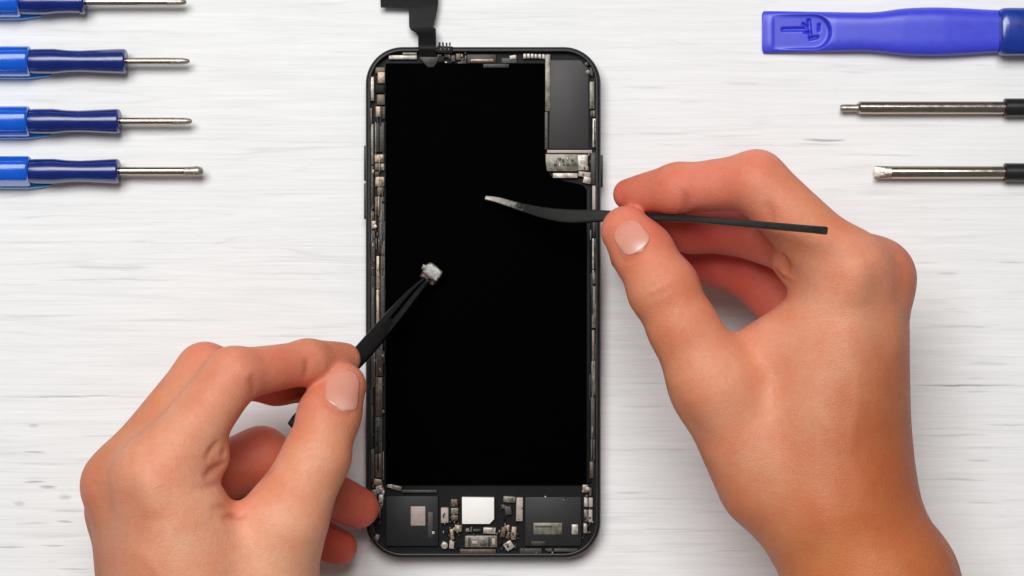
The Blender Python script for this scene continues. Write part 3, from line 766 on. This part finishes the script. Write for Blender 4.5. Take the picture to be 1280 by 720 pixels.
def build_hand(spec, label):
    pal, web, chains = spec['palm'], spec['web'], spec['chains']
    alljs = [j for pr in pal + web for j in pr[:2]] + [j for ch in chains for j in ch]
    pts = [J(j) for j in alljs]
    lo = np.min([p - r for p, r in pts], 0) - 3; hi = np.max([p + r for p, r in pts], 0) + 3
    F = Field(lo, hi, .62)
    body = F.new()
    for a, b, k in pal:
        (p, r), (q, t) = J(a), J(b); F.cone(body, p, q, r, t, k)
    for a, b, k in web:
        (p, r), (q, t) = J(a), J(b); F.cone(body, p, q, r, t, k)
    for ch, k in zip(chains, spec['root_k']):
        (p, r), (q, t) = J(ch[0]), J(ch[1]); F.cone(body, p, q, r, t, k)
    full = body
    for ch in chains:
        g = F.new()
        for i in range(len(ch) - 1):
            (p, r), (q, t) = J(ch[i]), J(ch[i + 1])
            F.cone(g, p, q, r, t, 2.6, spec.get('pad', {}).get((id(ch), i), .25 if i == len(ch) - 2 else -.25))
        full = smin(full, g, 1.0)
    F_f = full
    V, Q = surface_nets(full, F.lo.astype(float), F.h)
    nb = len(V)
    # two passes of light smoothing over the quad edges
    E = np.concatenate([Q[:, [0, 1]], Q[:, [1, 2]], Q[:, [2, 3]], Q[:, [3, 0]]])
    for lam in (.55, .55, .4):
        s = np.zeros_like(V); c = np.zeros(nb)
        for k in range(3): s[:, k] = np.bincount(E[:, 0], V[E[:, 1], k], nb) + np.bincount(E[:, 1], V[E[:, 0], k], nb)
        c = np.bincount(E[:, 0], minlength=nb) + np.bincount(E[:, 1], minlength=nb)
        V = V + lam * (s / c[:, None] - V)
    Nn = F.grad(full, V)
    # folds, tendons and creases found on the surface
    disp = np.zeros(nb); redden = np.zeros(nb)
    for pts2, w, dep, red in spec['folds']:
        ctrl = [F.hit(full, x, y) for x, y in pts2]
        ctrl = [c for c in ctrl if c is not None]
        if len(ctrl) < 2: continue
        d, tp = poly_dist(V, np.array([np.array(q) for q in smooth_path([tuple(c) for c in ctrl], 6)]))
        g = np.exp(-(d / w) ** 2) * tp
        disp -= dep * g; redden = np.maximum(redden, red * tp * np.exp(-(d / (w * 1.3)) ** 2))
    V = V + Nn * disp[:, None]
    # complexion: base tone, tan, flush, plus painted side and inner-finger shade and lit tops
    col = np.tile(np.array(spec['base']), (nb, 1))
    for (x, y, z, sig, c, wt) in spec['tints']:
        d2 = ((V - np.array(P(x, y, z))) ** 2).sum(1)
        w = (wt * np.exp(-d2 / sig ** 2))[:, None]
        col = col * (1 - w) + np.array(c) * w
    col = col * (1 - redden[:, None]) + np.array((.46, .13, .085)) * redden[:, None]
    org = np.array([V[:, 0].mean(), V[:, 1].mean(), 0.])
    me = bpy.data.meshes.new('hand')
    W = ((V - org) / 1000).astype(np.float32)
    me.vertices.add(nb); me.vertices.foreach_set('co', W.ravel())
    me.loops.add(Q.size); me.loops.foreach_set('vertex_index', Q.ravel().astype(np.int32))
    me.polygons.add(len(Q)); me.polygons.foreach_set('loop_start', np.arange(0, Q.size, 4, dtype=np.int32))
    me.update(calc_edges=True); me.validate()
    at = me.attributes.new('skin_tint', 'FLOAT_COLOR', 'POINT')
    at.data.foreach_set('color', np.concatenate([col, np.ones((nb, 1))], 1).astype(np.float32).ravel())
    o = finish('hand', me, SKIN, None, 0)
    me.polygons.foreach_set('use_smooth', [True] * len(me.polygons))
    o.location = org / 1000
    tag(o, label, 'hand', 'hands working on the phone')
    # the thumbnail: a curved plate following the thumb tip
    cx, cy, ux, uy, lu, lv, roll = spec['nail']
    h0 = F.hit(full, cx, cy)
    n0 = F.grad(full, h0[None])[0]
    n0 = n0 / np.linalg.norm(n0)
    u = np.array([ux, -uy, 0.]); u = u - n0 * (u @ n0); u /= np.linalg.norm(u); v = np.cross(n0, u)
    A, B = 26, 22
    gp, sh = [], []
    for i in range(A):
        a = -1 + 2 * i / (A - 1)
        for j in range(B):
            b_ = -1 + 2 * j / (B - 1)
            wb = (1 - .10 * max(0, a) ** 2) * math.sqrt(max(0, 1 - max(0, (abs(a) - .45) / .55) ** 2.4 * (.95 if a < 0 else .90)))
            la = a * (1 - .16 * b_ * b_)
            gp.append(h0 + u * la * lu + v * b_ * wb * lv); sh.append((a, b_))
    gp = np.array(gp); sh = np.array(sh)
    for _ in range(14):
        dd = F.sample(full, gp); gp = gp - n0[None] * dd[:, None] * .8
    e = np.maximum(np.abs(sh[:, 0]), np.abs(sh[:, 1]))
    lift = np.where(e > .97, -.45, np.where(e > .88, .06, .20 + .08 * (1 - sh[:, 1] ** 2))) + np.where((sh[:, 0] > .55), -.3 * (sh[:, 0] - .55) / .45, 0)
    gn = F.grad(full, gp)
    gp = gp + gn * lift[:, None]
    fs = [(i * B + j, (i + 1) * B + j, (i + 1) * B + j + 1, i * B + j + 1) for i in range(A - 1) for j in range(B - 1)]
    me2 = bpy.data.meshes.new('thumbnail')
    me2.from_pydata([tuple((p - org) / 1000) for p in gp], [], fs)
    a_, b_ = sh[:, 0], sh[:, 1]
    bed, moon, tipc = np.array((.68, .30, .225)), np.array((.76, .45, .37)), np.array((.66, .23, .15))
    wm = np.clip(1 - np.hypot(a_ + 1.0, b_ * .8) / .75, 0, 1)[:, None]; wt = (np.clip((a_ - .25) / .7, 0, 1) ** 1.5)[:, None]
    wr = (np.clip((np.abs(b_) - .72) / .28, 0, 1) * .7)[:, None]
    nc = bed * (1 - wm) + moon * wm; nc = nc * (1 - wt) + tipc * wt; nc = nc * (1 - wr) + tipc * wr
    at2 = me2.attributes.new('nail_tint', 'FLOAT_COLOR', 'POINT')
    at2.data.foreach_set('color', np.concatenate([nc, np.ones((len(nc), 1))], 1).astype(np.float32).ravel())
    finish('thumbnail', me2, NAIL, o, 60)
    return o

TAN = (.615, .228, .102); PINK = (.80, .285, .205); RED = (.60, .100, .076); TAN_SHADE = (.35, .078, .016); PEACH = (.80, .415, .265); AMBER = (.50, .15, .045)  # dark tans also paint shade on the outer sides, peach the lit tops
right = dict(
    base=TAN,
    palm=[((1092, 735, 52, 98), (1150, 1000, 56, 118), 8), ((1100, 735, 30, 96), (1160, 1000, 32, 118), 8),
          ((1040, 640, 52, 92), (1090, 735, 52, 96), 8), ((1046, 640, 32, 86), (1096, 735, 30, 92), 8),
          ((1035, 610, 52, 88), (1058, 338, 64, 43), 9), ((1048, 610, 44, 76), (1092, 348, 52, 44), 14),
          ((1054, 620, 36, 68), (1091, 374, 38, 40), 10), ((1054, 630, 28, 64), (1078, 410, 24, 38), 8),
          ((1000, 560, 50, 78), (1040, 430, 54, 64), 9)],
    web=[((955, 600, 52, 60), (893, 482, 56, 51), 7), ((942, 460, 50, 49), (1036, 398, 58, 47), 4.5), ((984, 328, 56, 20), (1010, 352, 58, 26), 3.5)],
    chains=[
        [(893, 482, 56, 51), (853, 408, 56, 42.5), (829, 361, 55, 43.5), (805, 318, 51, 37.5), (783, 289, 48, 32)],
        [(1058, 338, 64, 43), (945, 227, 63, 37.5), (848, 236, 52, 31), (786, 243, 42, 20)],
        [(1096, 348, 52, 44), (950, 292, 44, 33), (866, 287, 36, 28), (800, 274, 29, 22)],
        [(1046, 452, 32, 38), (944, 340, 26, 36), (866, 322, 19, 29.5), (786, 320, 14, 24)],
        [(1066, 440, 22, 34), (944, 342, 13, 26), (872, 322, 11, 22), (806, 318, 9, 20)]],
    root_k=[6, 7, 6, 4, 4],
    folds=[([(855, 236), (857, 252), (857, 266)], 1.1, .55, .45), ([(960, 250), (964, 266), (966, 284)], 1.2, .5, .3),
           ([(1084, 326), (1092, 365), (1096, 410), (1097, 470)], 4.6, .6, .12), ([(1108, 350), (1118, 400), (1120, 450)], 3.2, -.7, .0),
           ([(1076, 322), (1074, 350), (1072, 385)], 3.5, -.7, 0),
           ([(976, 316), (984, 328), (981, 342)], 1.2, .8, .5), ([(1100, 640), (1064, 570), (1072, 490), (1056, 430)], 1.8, -.32, 0), ([(1064, 570), (1040, 540), (1012, 500)], 1.6, -.26, 0), ([(1118, 326), (1126, 336), (1130, 350)], 1.0, .25, .1), ([(968, 336), (976, 346), (990, 354)], 1.0, .5, .35),
           ([(996, 352), (960, 384), (934, 402)], 1.1, .4, .25),
           ([(768, 300), (780, 325), (797, 317), (809, 302), (806, 288)], .75, .40, .30),
           ([(806, 352), (820, 346), (838, 336)], .8, .22, .05), ([(800, 362), (820, 356), (846, 342)], .8, .25, .05), ([(806, 374), (826, 366), (850, 352)], .8, .2, .05),
           ([(842, 480), (868, 535), (890, 570)], 4.5, .7, .08), ([(930, 200), (944, 204), (956, 212)], .9, .15, .1), ([(922, 206), (936, 214), (948, 226)], .9, .15, .05),
           ([(1010, 470), (1030, 560), (1040, 640)], 7, -.5, 0), ([(1020, 600), (1035, 660), (1060, 720)], 4, -.5, 0)],
    tints=[(1015, 410, 74, 27, PEACH, .9), (965, 520, 64, 27, PEACH, .7), (950, 235, 70, 12, PEACH, .6), (815, 340, 60, 11, PEACH, .4), (1000, 660, 66, 22, PEACH, .35), (1150, 790, 45, 46, TAN_SHADE, .8), (1120, 520, 60, 20, AMBER, .8), (1120, 600, 58, 24, AMBER, .8), (1115, 700, 60, 30, AMBER, .75), (1050, 720, 66, 24, (.66, .245, .085), .7), (1168, 640, 40, 30, TAN_SHADE, .9), (1165, 540, 44, 25, TAN_SHADE, .9), (1152, 440, 48, 19, (.48, .15, .07), .85), (880, 610, 36, 20, (.50, .15, .07), .65), (860, 540, 40, 14, (.52, .17, .08), .5),
           (1122, 332, 54, 13, (.60, .17, .105), .7), (944, 205, 66, 9, (.72, .24, .165), .5), (1085, 322, 70, 8, (.70, .24, .16), .4),
           (880, 225, 58, 17, PINK, .7), (785, 246, 40, 12, RED, .6), (905, 262, 52, 9, RED, .6), (775, 285, 48, 11, PINK, .6), (830, 290, 48, 12, PINK, .35),
           (900, 288, 38, 22, RED, .9), (880, 325, 20, 26, RED, .8), (760, 325, 15, 16, RED, .6), (950, 370, 24, 18, RED, .65), (975, 330, 50, 8, PINK, .6), (960, 395, 50, 9, PINK, .55)],
    nail=(788, 295, -.60, -.80, 5.7, 4.6, 0))

left = dict(
    base=TAN,
    palm=[((262, 870, 46, 100), (250, 1080, 50, 116), 8), ((255, 870, 30, 98), (245, 1080, 34, 114), 8),
          ((255, 800, 52, 98), (196, 596, 66, 45), 9), ((232, 800, 44, 92), (155, 607, 52, 44), 14), ((222, 800, 34, 88), (153, 634, 38, 41), 10), ((222, 800, 28, 80), (160, 668, 24, 38), 8),
          ((255, 800, 50, 98), (262, 870, 46, 98), 8), ((240, 800, 32, 90), (255, 870, 30, 96), 8), ((240, 690, 58, 66), (225, 640, 62, 58), 8)],
    web=[((322, 740, 50, 80), (354, 654, 55, 49), 6), ((308, 702, 54, 46), (228, 655, 60, 46), 5), ((262, 574, 60, 24), (236, 596, 62, 28), 3.5), ((300, 760, 46, 86), (270, 840, 44, 84), 8)],
    chains=[
        [(354, 654, 55, 49), (396, 570, 50, 41), (411, 520, 46, 38), (427, 483, 42, 31)],
        [(196, 596, 66, 45), (292, 469, 61, 34), (384, 453, 45, 27.5), (430, 449, 34, 21)],
        [(150, 606, 52, 43), (256, 464, 50, 34), (345, 478, 36, 27), (404, 478, 29, 22)],
        [(150, 640, 38, 40), (326, 572, 30, 37), (398, 612, 22, 29), (448, 635, 16, 26)],
        [(165, 670, 24, 36), (316, 632, 18, 28), (386, 668, 13, 25), (424, 684, 11, 22.5)]],
    root_k=[6, 7, 7, 4, 4],
    folds=[([(382, 446), (384, 458), (380, 474)], 1.1, .5, .4), ([(312, 468), (316, 480), (318, 494)], 1.3, .6, .25),
           ([(290, 442), (258, 470), (222, 506), (196, 532)], 2.8, .5, .08),
           ([(158, 590), (168, 630), (174, 690)], 4.6, .6, .14), ([(190, 590), (188, 620), (188, 650)], 3.5, -.7, 0),
           ([(274, 550), (265, 562), (256, 578)], 1.1, .55, .25), ([(284, 578), (272, 584), (262, 590), (254, 600)], 1.2, .8, .45), ([(180, 690), (200, 720), (210, 770)], 1.8, -.3, 0), ([(225, 640), (205, 690), (200, 720)], 1.6, -.28, 0), ([(262, 452), (274, 458), (284, 468)], .8, .2, .05), ([(276, 448), (290, 455), (300, 464)], .8, .2, .05), ([(112, 600), (122, 612), (124, 628)], 1.0, .25, .1), ([(282, 560), (276, 572)], 1.0, .5, .25), ([(252, 612), (268, 606), (288, 604)], 1.0, .4, .2),
           ([(276, 650), (292, 645), (308, 648)], .9, .7, .5), ([(262, 636), (276, 634), (288, 636)], .9, .35, .25), ([(236, 612), (252, 610), (270, 612)], 1.0, .35, .08),
           ([(402, 478), (404, 500), (416, 512), (434, 519), (444, 514)], .75, .4, .3),
           ([(372, 566), (390, 560), (412, 566)], .8, .2, .05), ([(368, 578), (388, 572), (414, 578)], .8, .22, .05), ([(374, 554), (392, 549), (412, 554)], .8, .16, .05),
           ([(345, 585), (330, 596), (322, 606)], 1.1, .5, .35)],
    tints=[(95, 690, 40, 30, TAN_SHADE, .85), (125, 780, 46, 38, TAN_SHADE, .85), (112, 615, 48, 17, (.58, .17, .095), .75), (196, 590, 72, 9, (.72, .26, .18), .4), (292, 456, 66, 9, (.74, .26, .18), .45), (250, 640, 72, 27, PEACH, .9), (345, 690, 66, 28, PEACH, .75), (250, 520, 64, 14, PEACH, .5), (400, 555, 56, 11, PEACH, .55), (230, 740, 66, 22, PEACH, .5),
           (340, 455, 50, 17, PINK, .6), (425, 440, 36, 14, (.60, .25, .14), .55), (256, 440, 50, 11, PINK, .55), (435, 470, 42, 10, PINK, .55), (320, 490, 45, 12, RED, .55),
           (325, 570, 28, 19, RED, .7), (450, 640, 16, 18, RED, .75), (425, 688, 11, 16, RED, .75), (325, 625, 18, 14, RED, .65), (275, 590, 56, 9, PINK, .55), (298, 630, 54, 8, PINK, .5)],
    nail=(430, 485, .24, -1.0, 7.2, 5.3, 0))
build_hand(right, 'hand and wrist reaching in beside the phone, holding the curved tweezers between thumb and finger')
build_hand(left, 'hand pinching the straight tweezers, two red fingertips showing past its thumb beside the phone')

# ------------------------------------------------------------------ camera, light, view
cam = bpy.data.cameras.new('camera'); co = bpy.data.objects.new('camera', cam); COL.objects.link(co)
co.location = (0, 0, H / 1000); co.rotation_euler = (0, 0, 0)
cam.sensor_width = 36; cam.lens = 36 * H / 300.0; cam.clip_start = .01; cam.clip_end = 20
scene.camera = co

w = bpy.data.worlds.new('World'); scene.world = w; w.use_nodes = True
bg = w.node_tree.nodes['Background']; bg.inputs['Color'].default_value = (.97, .985, 1.0, 1); bg.inputs['Strength'].default_value = .14
def area(name, loc, target, sx, sy, power, col):
    l = bpy.data.lights.new(name, 'AREA'); l.shape = 'RECTANGLE'; l.size = sx; l.size_y = sy; l.energy = power; l.color = col
    o = bpy.data.objects.new(name, l); COL.objects.link(o); o.location = loc
    o.rotation_euler = (Vector(target) - Vector(loc)).to_track_quat('-Z', 'Y').to_euler()
area('softbox', (-.22, .60, 1.42), (0, 0, 0), 1.1, .66, 26.3, (1, 1, .995))

scene.view_settings.view_transform = 'Standard'; scene.view_settings.look = 'None'
scene.view_settings.exposure = 0; scene.view_settings.gamma = 1
scene.render.engine = 'CYCLES'
scene.cycles.use_denoising = True
scene.cycles.max_bounces = 10; scene.cycles.transmission_bounces = 8
scene.cycles.caustics_refractive = True
scene.render.filter_size = 1.9
